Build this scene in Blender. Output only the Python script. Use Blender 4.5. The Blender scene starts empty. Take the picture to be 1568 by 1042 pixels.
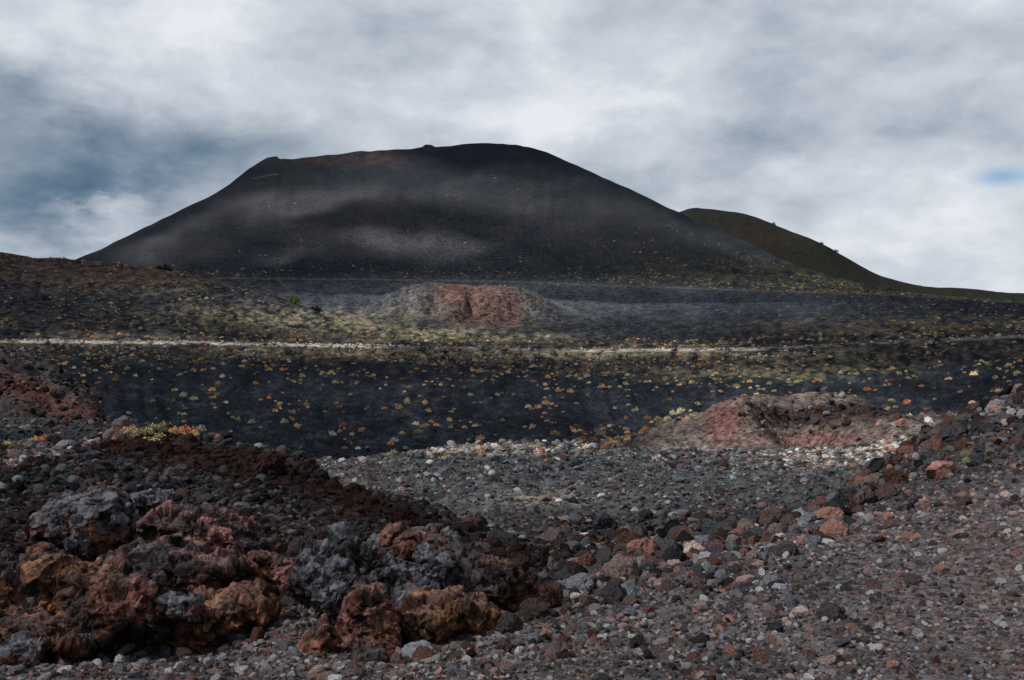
import bpy, bmesh, math
import numpy as np
from mathutils import Vector
rng = np.random.default_rng(11)
F = 1524.0; CX = 784.0; HZ = 545.0     # image pixels: focal length, centre column, horizon row used to lay out the terrain

# ------------------------------------------------------------------ noise
def _hash(ix, iy, iz, seed):
    with np.errstate(over='ignore'):
        n = (ix.astype(np.uint32)*np.uint32(374761393) + iy.astype(np.uint32)*np.uint32(668265263)
             + iz.astype(np.uint32)*np.uint32(2246822519) + np.uint32((seed*3266489917+12345) & 0xffffffff))
        n = (n ^ (n >> np.uint32(13)))*np.uint32(1274126177)
        n = (n ^ (n >> np.uint32(16)))*np.uint32(2654435761)
        n = n ^ (n >> np.uint32(15))
    return n
def noise2(x, y, seed=0):
    xi = np.floor(x).astype(np.int64); yi = np.floor(y).astype(np.int64)
    xf = x-xi; yf = y-yi
    u = xf*xf*xf*(xf*(xf*6-15)+10); v = yf*yf*yf*(yf*(yf*6-15)+10)
    z0 = np.zeros_like(xi)
    def g(dx, dy):
        a = _hash(xi+dx, yi+dy, z0, seed).astype(np.float64)*(2*np.pi/4294967296.0)
        return np.cos(a)*(xf-dx)+np.sin(a)*(yf-dy)
    a = g(0,0); b = g(1,0); c = g(0,1); d = g(1,1)
    return 1.5*((a+(b-a)*u)*(1-v)+(c+(d-c)*u)*v)
def noise3(p, seed=0):
    pi = np.floor(p).astype(np.int64); pf = p-pi
    w = pf*pf*pf*(pf*(pf*6-15)+10)
    out = 0
    for dx in (0,1):
        for dy in (0,1):
            for dz in (0,1):
                h = _hash(pi[:,0]+dx, pi[:,1]+dy, pi[:,2]+dz, seed)
                a = (h & np.uint32(1023)).astype(float)/1023*2-1
                b = ((h >> np.uint32(10)) & np.uint32(1023)).astype(float)/1023*2-1
                c = ((h >> np.uint32(20)) & np.uint32(1023)).astype(float)/1023*2-1
                g = a*(pf[:,0]-dx)+b*(pf[:,1]-dy)+c*(pf[:,2]-dz)
                ww = (w[:,0] if dx else 1-w[:,0])*(w[:,1] if dy else 1-w[:,1])*(w[:,2] if dz else 1-w[:,2])
                out = out+g*ww
    return out*1.3
def facets(p, seed=0):
    """tilted-facet cells: returns facet height, gap to the neighbouring cell, cell id"""
    pi = np.floor(p).astype(np.int64)
    f1 = np.full(len(p),9.0); f2 = np.full(len(p),9.0); cid = np.zeros(len(p)); ht=np.zeros(len(p))
    for dx in (-1,0,1):
        for dy in (-1,0,1):
            for dz in (-1,0,1):
                c = pi+np.array([dx,dy,dz]); h = _hash(c[:,0],c[:,1],c[:,2],seed)
                h2 = _hash(c[:,0]+91,c[:,1]+17,c[:,2]+5,seed+1)
                o = np.stack([(h & np.uint32(1023)),(h>>np.uint32(10))&np.uint32(1023),(h>>np.uint32(20))&np.uint32(1023)],1).astype(float)/1023
                rv = np.stack([(h2 & np.uint32(1023)),(h2>>np.uint32(10))&np.uint32(1023),(h2>>np.uint32(20))&np.uint32(1023)],1).astype(float)/511.5-1
                df = p-(c+o); dd = np.linalg.norm(df,axis=1)
                n1 = dd<f1; f2 = np.where(n1,f1,np.minimum(f2,dd)); cid = np.where(n1,(h%np.uint32(997)).astype(float)/997,cid)
                ht = np.where(n1,(df*rv).sum(1),ht); f1 = np.where(n1,dd,f1)
    return ht,f2-f1,cid
def fbm2(x, y, seed=0, o=4):
    s = 0; a = 0.5; f = 1.0
    for i in range(o):
        s = s+a*noise2(x*f, y*f, seed+i*7); a *= .5; f *= 2.03
    return s
def fbm3(p, seed=0, o=4, gain=.5):
    s = 0; a = 0.5; f = 1.0
    for i in range(o):
        s = s+a*noise3(p*f, seed+i*7); a *= gain; f *= 2.03
    return s
def sstep(a, b, x):
    t = np.clip((x-a)/(b-a), 0, 1); return t*t*(3-2*t)
def pchip_m(xk, yk):
    h = np.diff(xk); s = np.diff(yk)/h
    m = np.zeros_like(yk)
    w1 = 2*h[1:]+h[:-1]; w2 = h[1:]+2*h[:-1]
    ok = s[:-1]*s[1:] > 0
    mm = np.zeros_like(s[1:])
    mm[ok] = (w1[ok]+w2[ok])/(w1[ok]/s[:-1][ok]+w2[ok]/s[1:][ok])
    m[1:-1] = mm; m[0] = s[0]; m[-1] = s[-1]
    return m
def pchip(xk, yk, x):
    xk = np.asarray(xk, float); yk = np.asarray(yk, float)
    m = pchip_m(xk, yk); x = np.clip(x, xk[0], xk[-1])
    i = np.clip(np.searchsorted(xk, x, side='right')-1, 0, len(xk)-2)
    h = xk[i+1]-xk[i]; t = (x-xk[i])/h
    return ((1+2*t)*(1-t)**2*yk[i]+t*(1-t)**2*h*m[i]+t*t*(3-2*t)*yk[i+1]+t*t*(t-1)*h*m[i+1])
def seg_dist(X,Y,pts):
    best = np.full(X.shape,1e9)
    for (x0,y0),(x1,y1) in zip(pts[:-1],pts[1:]):
        dx,dy = x1-x0,y1-y0
        t = np.clip(((X-x0)*dx+(Y-y0)*dy)/(dx*dx+dy*dy),0,1)
        best = np.minimum(best,np.hypot(X-x0-t*dx,Y-y0-t*dy))
    return best

# ------------------------------------------------------------------ terrain layout
cols = np.concatenate([np.linspace(-1600,-60,80,endpoint=False), np.arange(-60,1630,1.7), np.linspace(1632,3200,80)])
rows = np.concatenate([np.linspace(1.0,4.4,40,endpoint=False), np.exp(np.linspace(math.log(4.4),math.log(120),740,endpoint=False)),
        np.exp(np.linspace(math.log(120),math.log(1500),500,endpoint=False)), np.exp(np.linspace(math.log(1500),math.log(7000),40))])
XN = [0,150,300,450,600,780,1000,1200,1400,1568]
L = []
def layer(d, Y, X=XN): L.append((d, pchip(X, Y, cols)))
L.append((1.0, np.full_like(cols, HZ+1.68*F/1.0)))
layer(5.0,[1048,1048,1050,1052,1055,1055,1050,1045,1040,1032])
layer(6.4,[1000,1003,1000,965,968,956,946,935,925,905])
layer(8.0,[874,872,870,876,884,892,880,860,836,800])
layer(12.0,[768,771,775,788,815,846,842,804,745,680])
layer(16.0,[722,727,734,750,780,840,836,816,692,606])
layer(24.0,[697,692,700,716,862,830,816,800,712,625])
layer(32.0,[678,668,686,762,812,792,782,766,712,636])
layer(45.0,[548,566,586,612,655,696,732,738,735,742,740,738,728,702,640],[0,50,100,150,165,180,210,300,450,600,780,1000,1200,1400,1568])
layer(60.0,[640,650,722,728,714,702,692,685,688,704,704,685,638],[0,150,210,300,450,600,700,780,880,1000,1200,1400,1568])
layer(85.0,[650,655,712,712,706,690,684,686,665,625],[0,150,300,600,780,1000,1150,1240,1400,1568])
layer(100.0,[640,645,700,702,698,692,683,664,640,614,603,608,600,607,622,642,640,615],[0,150,300,600,800,900,950,990,1060,1130,1165,1200,1250,1300,1340,1400,1480,1568])
layer(130.0,[625,660,658,658,655,650,635,590],[0,300,600,800,1000,1240,1400,1568])
layer(180.0,[580,600,602,602,592,565],[0,300,600,900,1240,1568])
layer(235.0,[542,547,552,564,562,540],[0,300,600,900,1200,1568])
layer(262.0,[525,528,533,540,538,528,518],[0,300,560,870,1150,1350,1568])
layer(270.0,[522,525,530,536,534,524,514],[0,300,560,870,1150,1350,1568])
layer(300.0,[508,506,520,529,526,508],[0,300,560,870,1150,1568])
layer(380.0,[385,391,402,409,416,440,466,495,510,520,525,500],[-200,0,110,180,255,330,450,560,650,780,900,1568])
layer(430.0,[440,456,492,503,506,488],[0,300,560,780,1000,1568])
layer(520.0,[452,452,458,472,472,476],[0,300,560,1000,1300,1568])
layer(600.0,[428,424,428,432,440,450,462],[0,330,640,800,1000,1350,1568])
SIL = np.array([(-400,470),(-100,440),(0,425),(60,415),(110,402),(200,360),(270,325),(330,295),(370,268),(392,252),(400,246),(410,241),(422,240),(430,247),
  (470,241),(520,236),(600,230),(645,226),(652,221.5),(660,221.5),(668,226),(720,220.5),(770,220),(805,224),(830,232),(900,262),(960,289),(1010,312),(1045,328),
  (1100,351),(1150,375),(1200,398),(1250,416),(1300,431),(1370,444),(1568,468),(1900,480)],float)
C = pchip(SIL[:,0],SIL[:,1],cols)
kx=np.arange(-700,2300,2.0); ks=np.exp(-(np.arange(-60,61)/14.0)**2); ks/=ks.sum()
Cs = np.interp(cols,kx,np.convolve(np.pad(pchip(SIL[:,0],SIL[:,1],kx),60,mode='edge'),ks,mode='valid'))
Y600 = L[-1][1]; z6 = (HZ-Y600)/F*600; z9 = (HZ-C)/F*950; z9s=(HZ-Cs)/F*950
for dd,fr in ((690,.17),(800,.56),(880,.84),(932,.975)):
    zz = z6+(z9s-z6)*fr
    L.append((dd, HZ-zz*F/dd))
L.append((950,C))
L.append((966, HZ-(np.minimum(z9s*.985,z9))*F/966))
L.append((1060, HZ-(z9s*0.86)*F/1060))
H2 = pchip([-400,0,600,900,1000,1045,1062,1100,1150,1200,1260,1310,1350,1400,1480,1568,1900,3200],
           [560,540,480,420,345,324,320.5,323,331,350,375,402,424,437,443,449,462,490],cols)
z2 = (HZ-H2)/F*1350
L.append((1180, HZ-(np.minimum(z9s*0.6, z2*0.8))*F/1180))
L.append((1350,H2))
L.append((1800, HZ-(z2*0.4-5)*F/1800))
L.append((7000, np.full_like(cols, HZ+60*F/7000)))
dk = np.array([l[0] for l in L]); YK = np.array([l[1] for l in L]); ZK = (HZ-YK)/F*dk[:,None]
Z = np.zeros((len(rows),len(cols)))
for j in range(len(cols)):
    Z[:,j] = pchip(dk, ZK[:,j], rows)
D = np.repeat(rows[:,None],len(cols),1); U = np.repeat(cols[None,:],len(rows),0)
WX = (U-CX)/F*D; WY = D
EY = HZ-Z*F/D
BANK=[(170,668),(300,687),(430,713),(520,744),(600,778),(700,822),(800,862)]
lip = np.exp(-(seg_dist(U,EY,BANK)/13)**2)*(D<34)*(D>9)
Z += D*.013*lip
# cinder mound at the foot of the volcano
mx,my = (714-CX)/F*480, 480
ang = np.arctan2(WX-mx,WY-my)
rr = np.hypot((WX-mx)*.78, (WY-my)*0.9)+6*fbm2(WX/16,WY/16,5,4)+2.6*np.sin(ang*9+2*noise2(WX/9,WY/9,6))
Z += 14.0*(1-sstep(14,41,rr))
# rim arms and crater of the small red cone
def wg(Xc,dc,sx,sy): return np.exp(-((WX-(Xc-CX)/F*dc)/sx)**2-((WY-dc)/sy)**2)
Z += 1.9*wg(1130,92,2.6,5)+1.5*wg(1350,90,3.0,5)-3.2*wg(1232,91.5,4.6,4.5)
EY = HZ-Z*F/D
rough = np.interp(np.log(D),np.log([1,5,10,20,30,70,100,240,380,600,950,1500]),[.5,.5,.5,.55,.8,.6,.35,.45,.45,.12,.10,.3])
def gauss(X,Y,cx,cy,rx,ry): return np.exp(-((X-cx)/rx)**2-((Y-cy)/ry)**2)
lm = sstep(200,120,U)*sstep(30,38,D)*sstep(70,50,D)
rough = rough+.7*lm+1.0*gauss(U,EY,1210,635,100,26)*(D>80)*(D<110)
path_r = sstep(1150,1500,U-(EY-1042)*0.6)*sstep(20,12,D)*sstep(700,760,EY)
rough = rough*(1-0.6*path_r)*(1-.85*sstep(254,260,D)*sstep(284,274,D))
N = np.zeros_like(Z)
lam = 0.08; k = 0
while lam < 160:
    w = sstep(D*0.0045, D*0.012, lam)*(1-sstep(D*0.12, D*0.3, lam))
    m = w > 0.001
    if m.any():
        n = noise2(WX[m]/lam+k*13.7, WY[m]/lam-k*5.1, 100+k)
        if k % 2: n = 0.5-np.abs(n)*1.7
        N[m] += w[m]*n*lam*0.085
    lam *= 1.9; k += 1
Z += N*rough
vol = sstep(620,700,D)*sstep(1000,940,D)
Z += vol*1.0*noise2(U/26+0.6*noise2(U/90,D/120,3), D/260, 77)
Z += sstep(105,120,D)*sstep(225,200,D)*1.2*noise2(U/40+D/60.+1.2*noise2(U/120,D/60,4), D/90, 78)
EY = HZ-Z*F/D

lnr = np.log(rows)
def height(x, y):
    u = x/y*F+CX
    ci = np.interp(u, cols, np.arange(len(cols))); ri = np.interp(np.log(y), lnr, np.arange(len(rows)))
    c0 = np.clip(ci.astype(int),0,len(cols)-2); r0 = np.clip(ri.astype(int),0,len(rows)-2)
    a = ci-c0; b = ri-r0
    return (Z[r0,c0]*(1-a)+Z[r0,c0+1]*a)*(1-b)+(Z[r0+1,c0]*(1-a)+Z[r0+1,c0+1]*a)*b

# ------------------------------------------------------------------ ground albedo
def ground_color(U,EY,D,WX,WY):
    n1 = fbm2(U/60.0,EY/22.0,21,5); n2 = fbm2(U/16.0,EY/7.0,31,4); n3 = fbm2(WX/1.3,WY/1.3,41,3)
    def C3(*c): return np.array(c,float)
    def mix(col,c,m): 
        m = np.clip(m,0,1)[...,None]; return col*(1-m)+C3(*c)*m
    col = np.zeros(U.shape+(3,))+C3(.019,.022,.028)
    # volcano
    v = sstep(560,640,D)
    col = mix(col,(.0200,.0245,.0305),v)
    sunlit = gauss(U,EY,450,315,210,38)*.6+gauss(U,EY,250,380,140,28)*.6+gauss(U,EY,600,372,150,30)*.6+gauss(U,EY,860,320,220,50)*.35+gauss(U,EY,1000,380,200,35)*.3  # sunlit patches painted into the flank colour, mixed below with random ash tone
    col = mix(col,(.066,.061,.063),v*np.clip(sunlit+n1*.35-.03,0,1)*.9)
    col = mix(col,(.075,.050,.045),v*(sstep(264,236,EY)*sstep(700,560,U)*.75*(.6+n2)))
    ol = gauss(U,EY,1180,420,280,30)+gauss(U,EY,1480,470,200,30)
    col = mix(col,(.056,.054,.037),v*np.clip(ol*(.5+n2*1.6),0,.75))
    h2 = sstep(1150,1230,D)
    col = mix(col,(.0165,.018,.0150),h2); col = mix(col,(.028,.022,.018),h2*np.clip(gauss(U,EY,1170,365,90,20)*.8+n2,0,.8))
    # middle ground between road and volcano
    mg = sstep(285,320,D)*(1-v)
    col = mix(col,(.024,.026,.031),mg*.8)
    ap = gauss(U,EY,760,462,420,34)*(D>400)+gauss(U,EY,1150,475,260,26)*(D>330)*.7
    col = mix(col,(.052,.058,.068),np.clip(ap*1.2,0,1)*sstep(320,420,D)*sstep(640,600,D))
    olh = (gauss(U,EY,450,487,230,15)+gauss(U,EY,640,514,200,12)+gauss(U,EY,250,440,120,16)*.3+gauss(U,EY,1400,500,250,14)*.5)
    col = mix(col,(.150,.132,.088),mg*np.clip(olh*(.6+n2*2.6+n1*1.0),0,.9))
    col = mix(col,(.055,.039,.032),mg*np.clip(gauss(U,EY,90,415,190,22)+gauss(U,EY,250,425,90,12)+n2*.5,0,.85)*sstep(500,300,U))
    col = mix(col,(.055,.042,.032),mg*np.clip(gauss(U,EY,1450,505,250,12)*(.7+n2*1.8),0,.8))
    mm = gauss(U,EY,714,472,108,44)*(D>430)*(D<530)
    red = sstep(.0,.5,mm*1.7-.45+n2*.9)
    col = mix(col,(.096,.082,.071),mm*1.15*(.8+n2)); col = mix(col,(.098,.060,.054),red*sstep(660,725,U+n2*100)*sstep(825,780,U)*.85)
    col = mix(col,(.10,.042,.033),red*gauss(U,EY,695,445,26,20)*.7)
    # band around road
    rb = sstep(205,240,D)*sstep(330,300,D)
    col = mix(col,(.055,.047,.039),rb*(.45+n2*2.0+n1*.8))
    col = mix(col,(.16,.14,.085),rb*np.clip(gauss(U,EY,780,543,420,7)+gauss(U,EY,1250,570,260,12),0,1)*(.5+n2*1.8))
    col = mix(col,(.12,.115,.07),sstep(150,190,D)*sstep(260,230,D)*np.clip(gauss(U,EY,1250,577,230,9)*(.6+n2*2.2),0,.85))
    # basin ash
    bs = sstep(105,120,D)*sstep(215,190,D)
    col = mix(col,(.019,.023,.029),bs*.85)
    col = mix(col,(.042,.045,.050),bs*np.clip(gauss(U,EY,640,640,60,40)*.5+n2*.8+n1*.6,0,.6))
    # small red cone
    rc = sstep(78,88,D)*sstep(118,108,D)*sstep(940,1000,U)
    col = mix(col,(.130,.102,.088),rc*(.8+n2)); col = mix(col,(.13,.062,.055),rc*np.clip(gauss(U,EY,1108,645,30,34)+gauss(U,EY,1240,672,80,9),0,1))
    col = mix(col,(.034,.023,.022),rc*np.clip(gauss(U,EY,1340,628,100,12)+gauss(U,EY,1225,638,80,17)*1.1,0,1))
    # gravel hollow
    gr = sstep(22,34,D)*sstep(82,70,D)*sstep(150,230,U)
    col = mix(col,(.050,.055,.058),gr*(.9+n2))
    col = mix(col,(.036,.031,.030),gr*np.clip(n1*2.4-.1,0,.85))
    col = mix(col,(.24,.21,.165),gr*np.clip(gauss(U,EY,770,688,120,8)+gauss(U,EY,1270,695,120,20)*.9+gauss(U,EY,820,765,90,10)*.6+gauss(U,EY,1300,680,110,14)*.8,0,1)*(.5+n2*1.8))
    # left mound
    l_ = sstep(200,160,U)*sstep(33,38,D)*sstep(75,65,D)
    col = mix(col,(.036,.034,.034),l_); col = mix(col,(.055,.026,.023),l_*sstep(40,0,np.abs(EY-(562+U*.45)-18)+n2*30))
    # left foreground slope
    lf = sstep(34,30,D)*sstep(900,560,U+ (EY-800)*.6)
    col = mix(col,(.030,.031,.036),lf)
    rd = sstep(38,8,seg_dist(U,EY-12,BANK)+n2*24)*(D<34)
    col = mix(col,(.036,.021,.019),rd*.97)
    col = mix(col,(.065,.040,.033),(D<13)*np.clip(gauss(U,EY,200,900,320,120)+gauss(U,EY,640,930,230,90),0,1)*(.8+n3))
    # right foreground gravel
    rf = sstep(20,13,D)*sstep(780,1050,U+(EY-850)*1.0)
    rf2 = sstep(8.5,6,D)*sstep(900,960,EY)
    col = mix(col,(.132,.113,.114),np.maximum(rf,rf2*.9)*(.85+n3*.5))
    pr = sstep(1250,1560,U-(EY-1042)*0.5)*sstep(20,12,D)*sstep(690,760,EY)
    col = mix(col,(.135,.112,.116),pr)
    ub = sstep(20,16.5,D)*sstep(9,11,D)*sstep(790,690,EY-(1568-U)*.22)
    col = mix(col,(.060,.055,.058),ub*(.8+n2)*rf)
    gl = sstep(10,14,D)*sstep(36,26,D)*sstep(680,760,U)*sstep(1250,1150,U)
    col = mix(col,(.046,.041,.040),gl*(.6+n2))
    # tracks
    tr = sstep(3.4,1.4,np.abs(EY-np.interp(U,[0,300,560,870,1150,1350,1568],[523,526,531,537.5,535.5,525.5,515]))+n2*5)*(D>240)*(D<300)
    wgt = np.interp(U,[0,560,640,840,900,1150,1250,1568],[1,1,.2,.2,.9,.9,.3,.4])
    col = mix(col,(.33,.30,.25),tr*wgt*(.75+n2*2.0))
    def trail(pts,wd,c,s,dmin,dmax):
        nonlocal col
        col = mix(col,c,sstep(wd,wd*.4,seg_dist(U,EY,pts)+n2*wd*.6)*s*(D>dmin)*(D<dmax))
    trail([(0,714),(90,694),(150,674),(200,664)],9,(.15,.11,.10),.95,15,34)
    trail([(330,426),(640,429),(800,432),(950,438),(1350,451),(1568,464)],1.8,(.10,.095,.075),.5,560,640)
    trail([(800,446),(860,468),(930,498)],3,(.09,.09,.085),.5,430,620)
    trail([(425,428),(445,446),(470,462)],3,(.085,.08,.07),.5,430,620)
    trail([(385,273),(425,266)],1.2,(.11,.11,.09),.5,700,990)
    trail([(600,618),(640,640),(655,655)],4,(.06,.06,.06),.6,100,220)
    q = 1-.8*v
    var = 1+(.6*n2+.4*n1)*q
    return np.clip(col*var[...,None],.004,.6)
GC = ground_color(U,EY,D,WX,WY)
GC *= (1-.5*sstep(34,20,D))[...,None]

def make_mesh(name,V,Fc,smooth=True):
    me = bpy.data.meshes.new(name)
    V = np.ascontiguousarray(V,dtype=np.float32); Fc = np.ascontiguousarray(Fc,dtype=np.int32)
    me.vertices.add(len(V)); me.vertices.foreach_set('co',V.ravel())
    k = Fc.shape[1]
    me.loops.add(Fc.size); me.loops.foreach_set('vertex_index',Fc.ravel())
    me.polygons.add(len(Fc)); me.polygons.foreach_set('loop_start',np.arange(0,Fc.size,k,dtype=np.int32))
    me.polygons.foreach_set('use_smooth',np.full(len(Fc),smooth))
    me.update(calc_edges=True)
    return me
def add_col(me,name,c):
    a = me.attributes.new(name,'FLOAT_COLOR','POINT')
    c4 = np.ones((len(c),4),np.float32); c4[:,:3] = c
    a.data.foreach_set('color',c4.ravel())
def link(name,me,mat=None):
    o = bpy.data.objects.new(name,me); bpy.context.scene.collection.objects.link(o)
    if mat: me.materials.append(mat)
    return o

# ------------------------------------------------------------------ materials
def nd(nt,t,**k):
    n = nt.nodes.new(t)
    for a,v in k.items(): setattr(n,a,v)
    return n
def new_mat(name):
    m = bpy.data.materials.new(name); m.use_nodes = True
    nt = m.node_tree; nt.nodes.clear(); o = nd(nt,'ShaderNodeOutputMaterial'); b = nd(nt,'ShaderNodeBsdfDiffuse')
    nt.links.new(b.outputs[0],o.inputs[0])
    return m,nt,b
def mathn(nt,op,a,b=None,c=None,clamp=False):
    n = nt.nodes.new('ShaderNodeMath'); n.operation = op; n.use_clamp = clamp
    for i,v in enumerate((a,b,c)):
        if v is None: continue
        if isinstance(v,(int,float)): n.inputs[i].default_value = v
        else: nt.links.new(v,n.inputs[i])
    return n.outputs[0]
def ramp(nt,src,pts):
    r = nt.nodes.new('ShaderNodeValToRGB'); nt.links.new(src,r.inputs[0]); e = r.color_ramp.elements
    while len(e) < len(pts): e.new(.5)
    for i,(p,c) in enumerate(pts):
        e[i].position = p; e[i].color = (*c,1) if len(c)==3 else c
    return r.outputs[0]
def noise(nt,vec,scale,detail=5,rough=.6,dist=0):
    n = nt.nodes.new('ShaderNodeTexNoise'); n.inputs['Scale'].default_value = scale
    n.inputs['Detail'].default_value = detail; n.inputs['Roughness'].default_value = rough; n.inputs['Distortion'].default_value = dist
    nt.links.new(vec,n.inputs['Vector']); return n.outputs['Fac']

def terrain_mat():
    m,nt,b = new_mat('volcanic_ground'); lk = nt.links
    at = nd(nt,'ShaderNodeAttribute',attribute_name='Col')
    geo = nd(nt,'ShaderNodeNewGeometry'); pos = geo.outputs['Position']
    dist = nd(nt,'ShaderNodeVectorMath',operation='LENGTH'); lk.new(pos,dist.inputs[0]); dv = dist.outputs['Value']
    def band(a,b_,c,d):
        m1 = nd(nt,'ShaderNodeMapRange',interpolation_type='SMOOTHSTEP'); lk.new(dv,m1.inputs[0]); m1.inputs[1].default_value=a; m1.inputs[2].default_value=b_
        m2 = nd(nt,'ShaderNodeMapRange',interpolation_type='SMOOTHSTEP'); lk.new(dv,m2.inputs[0]); m2.inputs[1].default_value=c; m2.inputs[2].default_value=d; m2.inputs[3].default_value=1; m2.inputs[4].default_value=0
        return mathn(nt,'MULTIPLY',m1.outputs[0],m2.outputs[0])
    f = None; h = None
    for (sc,rg,bh,cs) in ((24,(0,.1,25,60),.020,1),(3.5,(25,60,180,320),.14,1.4),(.8,(180,320,600,900),.34,1.35),(.45,(600,900,2500,4000),.26,.6)):
        w = band(*rg)
        n = noise(nt,pos,sc*.45,3,.7)
        if sc!=.45:
            v = nd(nt,'ShaderNodeTexVoronoi'); v.inputs['Scale'].default_value = sc; lk.new(pos,v.inputs['Vector'])
            sp = nd(nt,'ShaderNodeSeparateColor'); lk.new(v.outputs['Color'],sp.inputs[0])
            val = mathn(nt,'ADD',mathn(nt,'MULTIPLY',sp.outputs[0],.55),mathn(nt,'MULTIPLY',n,.8)); hb=mathn(nt,'SUBTRACT',mathn(nt,'MULTIPLY',n,1.2),v.outputs['Distance'])
            val = mathn(nt,'SUBTRACT',val,.67)
        else:
            val = mathn(nt,'SUBTRACT',n,.5); hb = n
        val = mathn(nt,'MULTIPLY',mathn(nt,'MULTIPLY',val,cs),w)
        f = val if f is None else mathn(nt,'ADD',f,val)
        hh = mathn(nt,'MULTIPLY',hb,mathn(nt,'MULTIPLY',w,bh))
        h = hh if h is None else mathn(nt,'ADD',h,hh)
    fac = mathn(nt,'MAXIMUM',mathn(nt,'ADD',mathn(nt,'MULTIPLY',f,1.5),1.0),.25)
    mx = nd(nt,'ShaderNodeVectorMath',operation='SCALE'); lk.new(at.outputs['Color'],mx.inputs[0]); lk.new(fac,mx.inputs['Scale'])
    lk.new(mx.outputs[0],b.inputs['Color'])
    bp = nd(nt,'ShaderNodeBump'); bp.inputs['Strength'].default_value=.85; bp.inputs['Distance'].default_value=1.0
    lk.new(h,bp.inputs['Height']); lk.new(bp.outputs[0],b.inputs['Normal'])
    return m
def stone_mat(name,instanced,scale=14,bump=.02):
    m,nt,b = new_mat(name); lk = nt.links
    at = nd(nt,'ShaderNodeAttribute',attribute_name='tint')
    if instanced: at.attribute_type = 'INSTANCER'
    tc = nd(nt,'ShaderNodeTexCoord'); vec = tc.outputs['Object']
    n2 = noise(nt,vec,scale,3 if instanced else 7,.78)
    if instanced:
        fac = mathn(nt,'MAXIMUM',mathn(nt,'ADD',mathn(nt,'MULTIPLY',n2,2.0),0.0),.2); h = n2
    else:
        n1 = noise(nt,vec,scale*.25,5,.7,.4)
        fac = mathn(nt,'ADD',mathn(nt,'MULTIPLY',n1,2.2),mathn(nt,'MULTIPLY',n2,3.0)); fac = mathn(nt,'MAXIMUM',mathn(nt,'SUBTRACT',fac,1.6),.12)
        h = mathn(nt,'ADD',n2,mathn(nt,'MULTIPLY',n1,1.0))
    mx = nd(nt,'ShaderNodeVectorMath',operation='SCALE'); lk.new(at.outputs['Color'],mx.inputs[0]); lk.new(fac,mx.inputs['Scale'])
    lk.new(mx.outputs[0],b.inputs['Color'])
    bp = nd(nt,'ShaderNodeBump'); bp.inputs['Strength'].default_value=1.0; bp.inputs['Distance'].default_value=bump
    lk.new(h,bp.inputs['Height']); lk.new(bp.outputs[0],b.inputs['Normal'])
    return m
def leaf_mat():
    m,nt,b = new_mat('shrub_foliage')
    at = nd(nt,'ShaderNodeAttribute',attribute_name='tint'); at.attribute_type='INSTANCER'
    geo = nd(nt,'ShaderNodeNewGeometry')
    fac = mathn(nt,'ADD',mathn(nt,'MULTIPLY',geo.outputs['Random Per Island'],1.0),.5)
    mx = nd(nt,'ShaderNodeVectorMath',operation='SCALE'); nt.links.new(at.outputs['Color'],mx.inputs[0]); nt.links.new(fac,mx.inputs['Scale'])
    nt.links.new(mx.outputs[0],b.inputs['Color']); return m

# ------------------------------------------------------------------ terrain object
nr,nc = Z.shape
V = np.stack([WX,WY,Z],-1).reshape(-1,3)
i = np.arange(nr-1)[:,None]*nc+np.arange(nc-1)[None,:]
Q = np.stack([i,i+1,i+nc+1,i+nc],-1).reshape(-1,4)
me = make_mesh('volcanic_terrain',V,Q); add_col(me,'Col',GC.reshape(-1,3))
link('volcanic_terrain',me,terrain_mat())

# ------------------------------------------------------------------ rock shapes
_ico = {}
def ico(n):
    if n not in _ico:
        bm = bmesh.new(); bmesh.ops.create_icosphere(bm,subdivisions=n,radius=1)
        v = np.array([x.co[:] for x in bm.verts]); f = np.array([[q.index for q in p.verts] for p in bm.faces]); bm.free()
        v /= np.linalg.norm(v,axis=1)[:,None]
        _ico[n] = (v,f)
    return _ico[n]
def rock_shape(n,seed,planes=16,amp=.22,freq=1.6,o=5,soft=14):
    r_ = np.random.default_rng(seed)
    v,f = ico(n)
    nm = r_.normal(size=(planes,3)); nm /= np.linalg.norm(nm,axis=1)[:,None]
    h = r_.uniform(.5,1.0,planes)
    dt = np.maximum(v@nm.T,.05); rr = h/dt
    rad = -np.log(np.exp(-soft*np.minimum(rr,1.1)).sum(1)+math.exp(-soft*1.05))/soft
    rad = np.clip(rad,.35,1.1)
    p = v*rad[:,None]
    if amp>0:
        w = p+.25*np.stack([fbm3(p*2+9,seed,2),fbm3(p*2+33,seed+1,2),fbm3(p*2+71,seed+2,2)],1)
        n1 = fbm3(w*freq,seed+3,o,.58); rid = .35-np.abs(fbm3(w*freq*1.7+5,seed+8,o-1,.6))
        p = p*(1+amp*(n1*1.6+rid*1.1))[:,None]
    return p,f
def ray_ground(Xp,d): 
    x = (Xp-CX)/F*d; return x,d,float(height(np.array([x]),np.array([float(d)]))[0])

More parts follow.
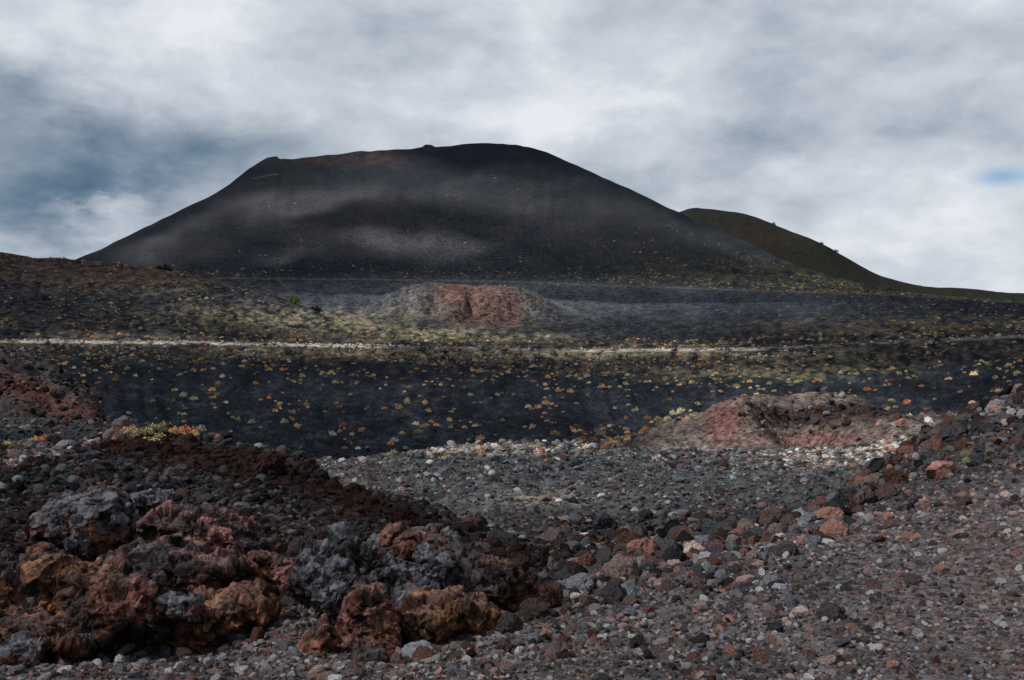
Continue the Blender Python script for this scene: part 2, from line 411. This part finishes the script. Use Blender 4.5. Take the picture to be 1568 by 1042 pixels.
GREY=(.068,.071,.082); RUST=(.095,.042,.028); ORNG=(.135,.066,.034); PINK=(.155,.068,.058); DBR=(.028,.021,.020)
def outcrop(name,lumps,seed,fill):
    r0=np.random.default_rng(seed); big=[l for l in lumps if l[3]>=50]
    for k in range(fill):
        l=big[r0.integers(len(big))]; a=r0.uniform(0,6.28); s=r0.uniform(12,28)
        lumps=lumps+[(l[0]+math.cos(a)*l[3]*.95,l[1]+math.sin(a)*l[4]*.9,l[2]-r0.uniform(-.15,.3),s*1.3,s,(RUST,DBR,PINK,GREY)[r0.integers(4)],(DBR,RUST)[r0.integers(2)])]
    VV=[];FF=[];off=0;ctr=[];c1s=[];c2s=[];rad=[]
    for k,(X,Y,d,rx,ry,c1,c2) in enumerate(lumps):
        p,f = rock_shape(5,seed+k*17,planes=9,amp=.16,freq=1.2,o=3,soft=50)
        x=(X-CX)/F*d; z=(HZ-Y)/F*d; sx=rx/F*d*1.26; sz=ry/F*d*1.36
        r_ = np.random.default_rng(seed+k); q = p*np.array([sx,(sx+sz)*.45,sz]); a=r_.uniform(-.4,.4)
        q = np.stack([q[:,0]*math.cos(a)-q[:,2]*math.sin(a),q[:,1],q[:,0]*math.sin(a)+q[:,2]*math.cos(a)],1)
        VV.append(q+np.array([x,d,z])); FF.append(f+off); off+=len(q)
        ctr.append((x,d,z)); c1s.append(c1); c2s.append(c2); rad.append((sx+sz)/2)
    me = make_mesh('tmp',np.concatenate(VV),np.concatenate(FF)); o=link('tmp',me)
    md=o.modifiers.new('r','REMESH'); md.mode='VOXEL'; md.voxel_size=.0058
    dg=bpy.context.evaluated_depsgraph_get(); em=bpy.data.meshes.new_from_object(o.evaluated_get(dg)); bpy.data.objects.remove(o)
    n=len(em.vertices); co=np.zeros(n*3,np.float32); em.vertices.foreach_get('co',co); co=co.reshape(-1,3).astype(float)
    nf=len(em.polygons); lt=np.zeros(nf,np.int32); em.polygons.foreach_get('loop_total',lt); lv=np.zeros(len(em.loops),np.int32); em.loops.foreach_get('vertex_index',lv)
    if (lt==4).all(): fc=lv.reshape(-1,4)
    else:
        em.calc_loop_triangles(); t=np.zeros(len(em.loop_triangles)*3,np.int32); em.loop_triangles.foreach_get('vertices',t); fc=t.reshape(-1,3)
    no=np.zeros(n*3,np.float32); em.vertices.foreach_get('normal',no); no=no.reshape(-1,3)
    ctr=np.array(ctr); rad=np.array(rad)
    wp=co+.025*np.stack([fbm3(co*5,3,4,.6),fbm3(co*5+40,4,4,.6),fbm3(co*5+90,5,4,.6)],1)
    h1,g1,cid=facets(wp*3.4,seed); h2,g2,gid=facets(wp*8.5+7,seed+3); h3,g3,kid=facets(wp*24+3,seed+9)
    fb=fbm3(co*8,seed+5,7,.66); rid=.22-np.abs(fbm3(co*14+4,seed+6,5,.65))
    disp=.065*h1+.040*(cid-.5)+.036*h2+.020*(gid-.5)+.011*h3+.008*(kid-.5)+.040*fb+.022*rid
    w=co+no*disp[:,None]
    best=np.zeros(n,int); bd=np.full(n,9.)
    for k in range(len(ctr)):
        dd=np.linalg.norm(co-ctr[k],axis=1)/rad[k]+.25*fb; u=dd<bd; best[u]=k; bd[u]=dd[u]
    c1=np.array(c1s)[best]; c2=np.array(c2s)[best]
    t=sstep(-.12,.18,fbm3(w*3.2,seed,6,.65)+(cid-.5)*.2)[:,None]; t2=sstep(-.03,.14,fbm3(w*5+11,seed+5,6,.68)+(gid-.5)*.16)[:,None]
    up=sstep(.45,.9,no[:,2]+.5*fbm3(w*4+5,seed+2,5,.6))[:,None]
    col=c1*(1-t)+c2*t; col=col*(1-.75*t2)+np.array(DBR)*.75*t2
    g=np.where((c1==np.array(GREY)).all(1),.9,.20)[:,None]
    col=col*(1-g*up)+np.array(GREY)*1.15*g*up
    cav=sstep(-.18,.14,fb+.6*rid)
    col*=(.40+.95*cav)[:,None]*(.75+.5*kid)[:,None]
    me=make_mesh(name,w,fc); add_col(me,'tint',col)
    return link(name,me,ROCKM)
ROCKM = stone_mat('clinker_rock',False,scale=34,bump=.020)
outcrop('volcanic_rock_outcrop',[
 (145,812,8.0,58,44,GREY,RUST),(215,785,8.8,54,22,GREY,DBR),(325,836,7.9,88,34,PINK,DBR),(300,885,7.2,98,40,PINK,DBR),
 (215,895,7.3,60,44,DBR,RUST),(90,915,6.9,84,44,ORNG,DBR),(182,935,6.4,64,40,RUST,DBR),(25,925,6.7,56,42,DBR,RUST),
 (325,945,6.6,70,26,RUST,ORNG),(65,975,6.1,56,28,RUST,DBR),(445,905,7.5,42,28,DBR,PINK),(20,1010,5.7,42,18,GREY,RUST),(395,895,7.5,42,34,RUST,DBR),
 (60,870,7.6,44,28,DBR,RUST)],500,10)
outcrop('volcanic_boulder',[
 (592,908,6.7,104,56,GREY,DBR),(705,908,7.0,92,46,DBR,RUST),(662,838,7.9,36,20,PINK,GREY),(563,958,6.0,48,38,PINK,RUST),
 (690,958,6.3,76,34,RUST,ORNG),(508,990,5.85,40,26,RUST,PINK),(800,952,6.7,30,16,RUST,ORNG),(540,1015,5.6,40,15,DBR,ORNG),
 (590,858,7.6,60,24,GREY,DBR)],900,8)

# ------------------------------------------------------------------ instancing
def variants(cname,oname,n,fn,mat,smooth=False):
    c = bpy.data.collections.new(cname)
    for k in range(n):
        v,f = fn(k); m_ = make_mesh(oname,v,f,smooth); m_.materials.append(mat)
        c.objects.link(bpy.data.objects.new(oname,m_))
    return c
def scatter(name,P,S,R,T,coll,nvar):
    me = bpy.data.meshes.new(name); me.vertices.add(len(P)); me.vertices.foreach_set('co',P.astype(np.float32).ravel())
    for nm,a in (('scl',S),('rot',R)):
        at = me.attributes.new(nm,'FLOAT_VECTOR','POINT'); at.data.foreach_set('vector',a.astype(np.float32).ravel())
    at = me.attributes.new('idx','INT','POINT'); at.data.foreach_set('value',rng.integers(0,nvar,len(P)).astype(np.int32))
    add_col(me,'tint',T)
    o = link(name,me)
    ng = bpy.data.node_groups.new(name+'_scatter','GeometryNodeTree')
    ng.interface.new_socket('Geometry',in_out='INPUT',socket_type='NodeSocketGeometry'); ng.interface.new_socket('Geometry',in_out='OUTPUT',socket_type='NodeSocketGeometry')
    gi = ng.nodes.new('NodeGroupInput'); go = ng.nodes.new('NodeGroupOutput'); ip = ng.nodes.new('GeometryNodeInstanceOnPoints'); ci = ng.nodes.new('GeometryNodeCollectionInfo')
    ci.inputs['Collection'].default_value = coll; ci.inputs['Separate Children'].default_value=True; ci.inputs['Reset Children'].default_value=True
    def na(nm,t):
        n = ng.nodes.new('GeometryNodeInputNamedAttribute'); n.data_type=t; n.inputs['Name'].default_value=nm; return n.outputs['Attribute']
    lk=ng.links; lk.new(gi.outputs[0],ip.inputs['Points']); lk.new(ci.outputs[0],ip.inputs['Instance']); ip.inputs['Pick Instance'].default_value=True
    lk.new(na('idx','INT'),ip.inputs['Instance Index']); lk.new(na('rot','FLOAT_VECTOR'),ip.inputs['Rotation']); lk.new(na('scl','FLOAT_VECTOR'),ip.inputs['Scale'])
    lk.new(ip.outputs[0],go.inputs[0])
    md = o.modifiers.new('scatter','NODES'); md.node_group = ng
    return o
def ground_at(X,d):
    x=(X-CX)/F*d; z=height(x,d); return x,z,HZ-z*F/d
def tints(X,EYp,d,x,kind,gain=1.0):
    base = ground_color(X,EYp,d,x,d)
    n=len(X)
    pal = np.array([(.10,.115,.135),(.165,.112,.100),(.31,.29,.29),(.028,.027,.030),(.155,.062,.045)])[rng.choice(5,n,p=kind)]
    lum = base.mean(1,keepdims=True)/.085
    c = base*.36+pal*lum*.64
    c *= gain*np.exp(rng.normal(0,.5,n))[:,None]
    bk = (np.exp(-(seg_dist(X,EYp-12,BANK)/24)**2)*(d<34))[:,None]
    c = c*(1-bk)+base*1.15*bk
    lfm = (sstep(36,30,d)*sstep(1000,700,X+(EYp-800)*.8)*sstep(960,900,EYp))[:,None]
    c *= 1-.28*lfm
    return np.clip(c,.006,.6)

SM = stone_mat('gravel_stone_surface',True,scale=3,bump=.12)
pebs = variants('gravel_stones','gravel_stone',10,lambda k: rock_shape(2,50+k,planes=8,amp=.12,freq=1.5,o=2,soft=30),SM)
n=150000
X = rng.uniform(-120,1700,n); d = np.exp(rng.uniform(math.log(4.7),math.log(78),n))
x,z,ey = ground_at(X,d)
S0 = d*.0016*np.exp(rng.normal(0,.6,n)); S0=np.minimum(S0,d*.0085)*np.where(d>28,.6,1)
prm = sstep(1250,1560,X-(ey-1042)*0.5)*(d<20)*(ey>700)
S0 *= (1-.3*prm)
S = S0[:,None]*rng.uniform(.7,1.35,(n,3)); S[:,2]*=.75
R = rng.uniform(0,6.28,(n,3)); R[:,:2]*=.12
T = tints(X,ey,d,x,[.28,.24,.18,.20,.10],1.45)
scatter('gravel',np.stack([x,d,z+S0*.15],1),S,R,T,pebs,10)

BM = stone_mat('clinker_block_surface',True,scale=4,bump=.12)
blk = variants('clinker_blocks','clinker_block',10,lambda k: rock_shape(4,150+k,planes=9,amp=.26,freq=1.7,o=4,soft=40),BM,False)
def poly_density(X,ey,d):
    w = np.zeros(len(X))+.02
    berm = seg_dist(X,ey,[(1568,615),(1450,670),(1330,755),(1200,805),(1050,860),(930,890),(820,920)]); w += .7*np.exp(-(berm/22)**2)*(d<26)+.25*np.exp(-(berm/55)**2)*(d<26)
    lr = seg_dist(X,ey,BANK); w += .2*np.exp(-(lr/16)**2)*(d<34)
    w += .45*gauss(X,ey,250,900,300,80)*(d<11)+.35*gauss(X,ey,650,930,250,80)*(d<10)
    w += .5*(X<190)*(d>36)*(d<60)
    w += 2.0*gauss(X,ey,1225,636,75,22)*(d>84)*(d<110)+.4*gauss(X,ey,1330,640,90,14)*(d>82)*(d<110)
    w += .25*gauss(X,ey,900,860,200,50)*(d<22)
    return w*np.where((d>33)&(X>190)&(d<82),.3,1)
n=56000
X = rng.uniform(-200,1780,n); d = np.exp(rng.uniform(math.log(5.4),math.log(110),n)); x,z,ey = ground_at(X,d)
keep = rng.random(n) < poly_density(X,ey,d)*.5; X,d,x,z,ey = X[keep],d[keep],x[keep],z[keep],ey[keep]; n=len(X)
S0 = d*.0037*np.exp(rng.normal(0,.55,n)); S0=np.minimum(S0,d*np.where(d>30,.0065,.015))*np.where(d>30,.6,1)
S = S0[:,None]*rng.uniform(.7,1.4,(n,3)); R = rng.uniform(0,6.28,(n,3)); R[:,:2]*=.2
T = tints(X,ey,d,x,[.18,.24,.05,.30,.23],1.0)
scatter('clinker_rocks',np.stack([x,d,z+S0*.2],1),S,R,T,blk,10)

def one_rock(name,X,d,r,c,seed,sub=5):
    p,f = rock_shape(sub,seed,planes=9,amp=.2,freq=1.5,o=4,soft=40)
    x,y,zz = ray_ground(X,d); rr=r/F*d
    me=make_mesh(name,p*np.array([1.15,1,.8])*rr+np.array([x,y,zz+rr*.35]),f); add_col(me,'tint',np.tile(np.array(c),(len(p),1))); link(name,me,ROCKM)
one_rock('reddish_boulder',1440,11.8,20,(.24,.115,.10),7)
one_rock('pale_boulder',970,15,9,(.42,.40,.39),8)
one_rock('flat_grey_boulder',642,5.75,20,(.12,.13,.15),9)
one_rock('dark_boulder',1190,12.2,24,(.05,.035,.03),10)

# ------------------------------------------------------------------ shrubs
LM = leaf_mat()
def shrub(k):
    r_=np.random.default_rng(300+k); n=230
    dr = r_.normal(size=(n,3)); dr[:,2]=np.abs(dr[:,2])*.9; dr/=np.linalg.norm(dr,axis=1)[:,None]
    lob = 1+.35*np.sin(3*np.arctan2(dr[:,1],dr[:,0])+k)*r_.uniform(.5,1)
    rad = r_.uniform(.2,1,n)**.5*lob; c = dr*rad[:,None]*np.array([1,1,.9])
    a = r_.normal(size=(n,3)); a/=np.linalg.norm(a,axis=1)[:,None]; b=np.cross(a,dr); b/=np.linalg.norm(b,axis=1)[:,None]+1e-6
    s=r_.uniform(.16,.32,n)[:,None]; up=dr*.6+b*.5
    v=np.stack([c-a*s*.6,c+a*s*.6,c+up*s*1.3],1).reshape(-1,3); f=np.arange(n*3).reshape(-1,3)
    return v,f
shr = variants('shrub_clumps','shrub_clump',6,shrub,LM)
PAL = np.array([(.44,.27,.14),(.42,.34,.18),(.25,.24,.13),(.44,.19,.10),(.38,.35,.27),(.16,.17,.09)])
def plants(n,x0,x1,d0,d1,dens,size,pp,gain=1.0):
    X=rng.uniform(x0,x1,n); d=np.sqrt(rng.uniform(d0*d0,d1*d1,n)); x,z,ey=ground_at(X,d)
    cl = .55+1.5*fbm2(x/(d*.05),d/(12+d*.02),61,3)
    k = (rng.random(n) < dens(X,ey,d)*np.clip(cl,.15,1.3))&~((d>258)&(d<275)); X,d,x,z,ey=X[k],d[k],x[k],z[k],ey[k]; m=len(X)
    s=size*np.minimum(np.exp(rng.normal(0,.42,m)),1.8)
    T=PAL[rng.choice(6,m,p=pp)]*gain*np.exp(rng.normal(0,.32,m))[:,None]
    return np.stack([x,d,z],1),s,T
G=[]
G.append(plants(1900,-100,1700,106,215,lambda X,e,d: .75*np.ones(len(X)),.32,[.36,.22,.10,.10,.18,.04],1.25))
G.append(plants(400,880,1120,100,135,lambda X,e,d: .8*np.ones(len(X)),.26,[.35,.25,.1,.12,.13,.05],1.2))
G.append(plants(4400,-100,1700,205,330,lambda X,e,d: .9*np.ones(len(X)),.32,[.28,.18,.19,.09,.18,.08],1.1))
G.append(plants(3600,-200,760,300,385,lambda X,e,d: .7*np.ones(len(X)),.35,[.18,.18,.30,.03,.22,.09],.9))
ap_d = lambda X,e,d: .06+.55*sstep(1000,1300,X)+.6*(d<385)
G.append(plants(5200,560,1750,330,640,ap_d,.46,[.2,.22,.24,.03,.22,.09],.85))
G.append(plants(300,600,830,440,505,lambda X,e,d: .9*np.ones(len(X)),.45,[.25,.28,.18,.06,.18,.05],.8))
G.append(plants(6000,150,1568,600,840,lambda X,e,d: .08+.6*sstep(780,1100,X)*sstep(330,400,e)+.7*sstep(400,424,e),.55,[.2,.24,.25,.03,.19,.09],.8))
G.append(plants(600,1000,1568,1150,1320,lambda X,e,d: .5*np.ones(len(X)),.8,[.05,.05,.4,.0,.1,.4],.2))
G.append(plants(140,560,1300,62,105,lambda X,e,d: .5*np.ones(len(X)),.2,[.3,.3,.1,.1,.15,.05]))
P=np.concatenate([g[0] for g in G]); s=np.concatenate([g[1] for g in G]); T=np.concatenate([g[2] for g in G])
sp=[(225,29,16,1),(240,30,14,5),(265,31,13,0),(283,31,14,3),(300,31,10,1),(45,30,14,1),(60,31,12,3),(25,30,12,5),(205,30,10,0),(75,31,9,2),(330,31,8,3),(10,31,9,1),(180,30,9,3),
    (665,57,7,0),(680,58,8,1),(740,58,7,0),(830,58,6,3),(1480,15,7,2)]
ex=[];es=[];et=[]
for X_,d_,r_,c_ in sp:
    for q in range(6):
        X2=X_+rng.normal(0,r_*.7); d2=d_-2.2+rng.normal(0,.8)
        xx,yy,zz=ray_ground(X2,d2); ex.append((xx,yy,zz+.08)); es.append(r_/F*d_*.5); et.append(PAL[c_]*rng.uniform(.8,1.3))
for X_,d_,r_ in ((449,372,10),(486,376,8),(478,374,5),(255,381,8),(243,381,6),(265,380,5),(1185,1345,4),(1280,1345,4),(1258,1345,3)):
    xx,yy,zz=ray_ground(X_,d_); ex.append((xx,yy,zz-(.8 if d_>1000 else 0))); es.append(r_/F*d_); et.append(np.array((.03,.036,.022)) if r_!=10 else np.array((.11,.13,.04)))
P=np.concatenate([P,np.array(ex)]); s=np.concatenate([s,np.array(es)]); T=np.concatenate([T,np.array(et)])
m=len(P); S=s[:,None]*np.stack([rng.uniform(.8,1.2,m),rng.uniform(.8,1.2,m),rng.uniform(.9,1.3,m)],1); R=np.zeros((m,3)); R[:,2]=rng.uniform(0,6.28,m)
scatter('dry_shrubs',P,S,R,T,shr,6)

n=1100; X=rng.uniform(-50,1600,n); yy=rng.normal(0,1,n)*1.6+271; k=rng.random(n)<np.interp(X,[0,560,640,850,900,1150,1250,1568],[1,.9,.3,.3,.5,.4,.2,.2]); X=X[k]; d=yy[k]
x,z,ey=ground_at(X,d); m=len(X); s=.17*np.minimum(np.exp(rng.normal(0,.5,m)),2); S=s[:,None]*rng.uniform(.8,1.5,(m,3)); R=np.zeros((m,3)); R[:,2]=rng.uniform(0,6.28,m)
T=np.array([(.36,.33,.29)])*np.exp(rng.normal(0,.35,m))[:,None]
scatter('track_edge_stones',np.stack([x,d,z+s*.2],1),S,R,T,pebs,10)
n=2600; X=rng.uniform(-50,1250,n); d=rng.normal(247,12,n); k=(d<259)&(d>205); X=X[k]; d=d[k]; n=len(X); x,z,ey=ground_at(X,d); s=.23*np.minimum(np.exp(rng.normal(0,.45,n)),2); S=s[:,None]*rng.uniform(.8,1.4,(n,3)); R=np.zeros((n,3)); R[:,2]=rng.uniform(0,6.28,n)
T=np.array([(.15,.125,.11),(.16,.07,.05),(.05,.04,.04),(.30,.27,.25)])[rng.choice(4,n,p=[.3,.2,.35,.15])]
scatter('slope_rocks',np.stack([x,d,z+s*.2],1),S,R,T,pebs,10)

# ------------------------------------------------------------------ sun, added cloud gobo, sky
s_el=math.radians(48); s_az=math.radians(-112)
sun_v=Vector((math.cos(s_el)*math.sin(s_az),math.cos(s_el)*math.cos(s_az),math.sin(s_el)))
ld=bpy.data.lights.new('sun','SUN'); ld.energy=5.0; ld.angle=math.radians(.55); ld.color=(1,.965,.91)
so=bpy.data.objects.new('sun',ld); bpy.context.scene.collection.objects.link(so); so.rotation_euler=sun_v.to_track_quat('Z','Y').to_euler()

gx=np.linspace(-1200,900,340); gy=np.linspace(-350,1150,240); CXg,CYg=np.meshgrid(gx,gy); CZ=500.0  # added cloud sheet out of view, density shaped to place sun patches and shadows
hz=np.zeros_like(CXg)
for it in range(6):
    t=(CZ-hz)/sun_v.z; px=CXg-sun_v.x*t; py=CYg-sun_v.y*t
    hz=.5*hz+.5*height(px,np.maximum(py,3))
pd=np.maximum(py,3); PX=px/pd*F+CX; PY=HZ-hz*F/pd
PXw=PX+90*fbm2(PX/130,PY/70,8,3); PYw=PY+28*fbm2(PX/130+7,PY/70,9,3)
def bl(cx,cy,rx,ry,a=0):
    c,s_=math.cos(math.radians(a)),math.sin(math.radians(a)); X=PXw-cx; Y=PYw-cy; x=X*c+Y*s_; y=-X*s_+Y*c
    return np.exp(-(x/rx)**2-(y/ry)**2)
far=py>540; mid=(py>90)&(py<=540); near=py<=90
den=np.full(PX.shape,.88)+.25*fbm2(CXg/160,CYg/160,15,3)
lite=far*(bl(450,312,110,20,-10)*1.1+bl(560,298,120,14,-6)*.6+bl(432,388,46,13,-14)*1.1+bl(610,370,85,20,6)*1.0+bl(700,385,60,14)*.6+bl(650,275,170,20,6)*.6+bl(820,312,150,30,12)*.8+bl(1000,340,110,20,20)*.7+bl(1150,385,110,15,15)*1.0+bl(250,380,80,22,-24)*.9+bl(1100,435,400,10)*.5)
dark=far*(bl(610,336,120,9,2)*.9+bl(715,352,40,9,22)*.9+bl(330,350,90,12,-22)*.4+bl(780,240,160,16)*.3+bl(520,408,120,8)*.3)
lite=lite+mid*(bl(450,482,240,17,8)*1.1+bl(680,520,220,9)*1.0+bl(720,458,150,36)*1.0+bl(900,462,330,22)*.7+bl(1050,540,260,8)*1.0+bl(1270,574,220,9)*.9+bl(250,527,300,10)*1.1+bl(1190,640,220,42)*1.3+bl(600,600,500,20)*.35)
dark=dark+mid*(bl(1350,545,150,10)*.3)
den=den-near*.86
den=np.clip(den-lite+dark,.0,.96)
edge=sstep(gx[0],gx[0]+120,CXg)*sstep(gx[-1],gx[-1]-120,CXg)*sstep(gy[0],gy[0]+120,CYg)*sstep(gy[-1],gy[-1]-60,CYg)
den*=edge
CZg=CZ+15*fbm2(CXg/200,CYg/200,55,4)
V=np.stack([CXg,CYg,CZg],-1).reshape(-1,3); nr2,nc2=CXg.shape; i=np.arange(nr2-1)[:,None]*nc2+np.arange(nc2-1)[None,:]
me=make_mesh('cloud_shadow_gobo',V,np.stack([i,i+1,i+nc2+1,i+nc2],-1).reshape(-1,4)); add_col(me,'den',np.repeat(den.reshape(-1,1),3,1))
mc=bpy.data.materials.new('cloud_gobo_mask'); mc.use_nodes=True; nt=mc.node_tree; nt.nodes.clear(); out=nd(nt,'ShaderNodeOutputMaterial')
at=nd(nt,'ShaderNodeAttribute',attribute_name='den')
tr=nd(nt,'ShaderNodeBsdfTransparent'); tl=nd(nt,'ShaderNodeBsdfTranslucent'); tl.inputs[0].default_value=(.20,.22,.26,1)
ms=nd(nt,'ShaderNodeMixShader'); nt.links.new(at.outputs['Fac'],ms.inputs[0]); nt.links.new(tr.outputs[0],ms.inputs[1]); nt.links.new(tl.outputs[0],ms.inputs[2]); nt.links.new(ms.outputs[0],out.inputs[0])
link('cloud_shadow_gobo',me,mc)

w=bpy.data.worlds.new('World'); bpy.context.scene.world=w; w.use_nodes=True; nt=w.node_tree; nt.nodes.clear(); lk=nt.links
try: w.cycles.sampling_method='NONE'
except Exception: pass
out=nd(nt,'ShaderNodeOutputWorld'); tc=nd(nt,'ShaderNodeTexCoord'); dirv=tc.outputs['Generated']
sky=nd(nt,'ShaderNodeTexSky',sky_type='NISHITA'); sky.sun_disc=False; sky.sun_elevation=s_el; sky.sun_rotation=s_az%(2*math.pi)
bg1=nd(nt,'ShaderNodeBackground'); bg1.inputs[1].default_value=.14; lk.new(sky.outputs[0],bg1.inputs[0])
mp=nd(nt,'ShaderNodeMapping'); mp.inputs['Scale'].default_value=(1.0,1.0,1.9); mp.inputs['Rotation'].default_value=(0,math.radians(-9),0); lk.new(dirv,mp.inputs[0])
nA=noise(nt,mp.outputs[0],3.4,7,.54,.25); nB=noise(nt,mp.outputs[0],10.0,7,.58,.15)
wn=nd(nt,'ShaderNodeTexNoise'); wn.inputs['Scale'].default_value=5.0; wn.inputs['Detail'].default_value=7; wn.inputs['Roughness'].default_value=.6; lk.new(mp.outputs[0],wn.inputs['Vector'])
ws=nd(nt,'ShaderNodeVectorMath',operation='SUBTRACT'); lk.new(wn.outputs['Color'],ws.inputs[0]); ws.inputs[1].default_value=(.5,.5,.5)
wm=nd(nt,'ShaderNodeVectorMath',operation='MULTIPLY_ADD'); lk.new(ws.outputs[0],wm.inputs[0]); wm.inputs[1].default_value=(.26,.26,.17); lk.new(dirv,wm.inputs[2])
def blob(X_,Y_,rx,ry,am,src=None):
    v0=Vector(((X_-CX)/F,1,(HZ-Y_)/F)); nl=v0.length; v0.normalize()
    a=nd(nt,'ShaderNodeVectorMath',operation='SUBTRACT'); lk.new(src or wm.outputs[0],a.inputs[0]); a.inputs[1].default_value=v0
    b_=nd(nt,'ShaderNodeVectorMath',operation='MULTIPLY'); lk.new(a.outputs[0],b_.inputs[0]); b_.inputs[1].default_value=(F*nl/rx/1.3,F/rx/1.3,F*nl/ry/1.3)
    c=nd(nt,'ShaderNodeVectorMath',operation='LENGTH'); lk.new(b_.outputs[0],c.inputs[0])
    mr=nd(nt,'ShaderNodeMapRange',interpolation_type='SMOOTHSTEP'); lk.new(c.outputs['Value'],mr.inputs[0]); mr.inputs[1].default_value=0; mr.inputs[2].default_value=1; mr.inputs[3].default_value=am; mr.inputs[4].default_value=0
    return mr.outputs[0]
acc=mathn(nt,'ADD',mathn(nt,'MULTIPLY',mathn(nt,'SUBTRACT',nA,.5),.9),mathn(nt,'MULTIPLY',mathn(nt,'SUBTRACT',nB,.5),.75)); acc=mathn(nt,'ADD',acc,.73)
for b in [(100,255,300,115,-.46),(20,320,180,50,-.28),(110,325,100,24,.40),(330,230,160,60,-.06),(150,60,420,100,.24),(640,50,280,70,-.14),(740,165,420,60,.14),
    (1040,255,330,50,-.14),(1450,330,340,110,.18),(1200,120,420,40,-.06),(1480,30,300,60,-.10),(60,385,200,40,-.06)]:
    acc=mathn(nt,'ADD',acc,blob(*b))
cc=ramp(nt,acc,[(0,(.055,.105,.165)),(.22,(.13,.20,.28)),(.42,(.27,.335,.415)),(.62,(.435,.49,.565)),(.82,(.61,.655,.72)),(1,(.80,.83,.875))])
bm_=mathn(nt,'MULTIPLY',blob(1545,268,60,20,.9,dirv),mathn(nt,'SUBTRACT',mathn(nt,'MULTIPLY',nB,3.4),1.1),clamp=True)
mxc=nd(nt,'ShaderNodeMixRGB'); lk.new(bm_,mxc.inputs[0]); lk.new(cc,mxc.inputs[1]); mxc.inputs[2].default_value=(.22,.42,.64,1)
bg2=nd(nt,'ShaderNodeBackground'); lk.new(mxc.outputs[0],bg2.inputs[0]); bg2.inputs[1].default_value=1.0
cov=nd(nt,'ShaderNodeMapRange',interpolation_type='SMOOTHSTEP'); lk.new(acc,cov.inputs[0]); cov.inputs[1].default_value=-.3; cov.inputs[2].default_value=.0
mxs=nd(nt,'ShaderNodeMixShader'); lk.new(cov.outputs[0],mxs.inputs[0]); lk.new(bg1.outputs[0],mxs.inputs[1]); lk.new(bg2.outputs[0],mxs.inputs[2]); lk.new(mxs.outputs[0],out.inputs[0])

# ------------------------------------------------------------------ camera
cd=bpy.data.cameras.new('camera'); cd.lens=35; cd.sensor_width=36; cd.clip_end=20000; cd.clip_start=.05
co=bpy.data.objects.new('camera',cd); bpy.context.scene.collection.objects.link(co); co.location=(0,0,0)
co.rotation_euler=(math.radians(90)+math.atan((HZ-521)/F),0,0)
sc=bpy.context.scene; sc.camera=co
sc.view_settings.view_transform='Standard'; sc.view_settings.look='None'; sc.view_settings.exposure=0
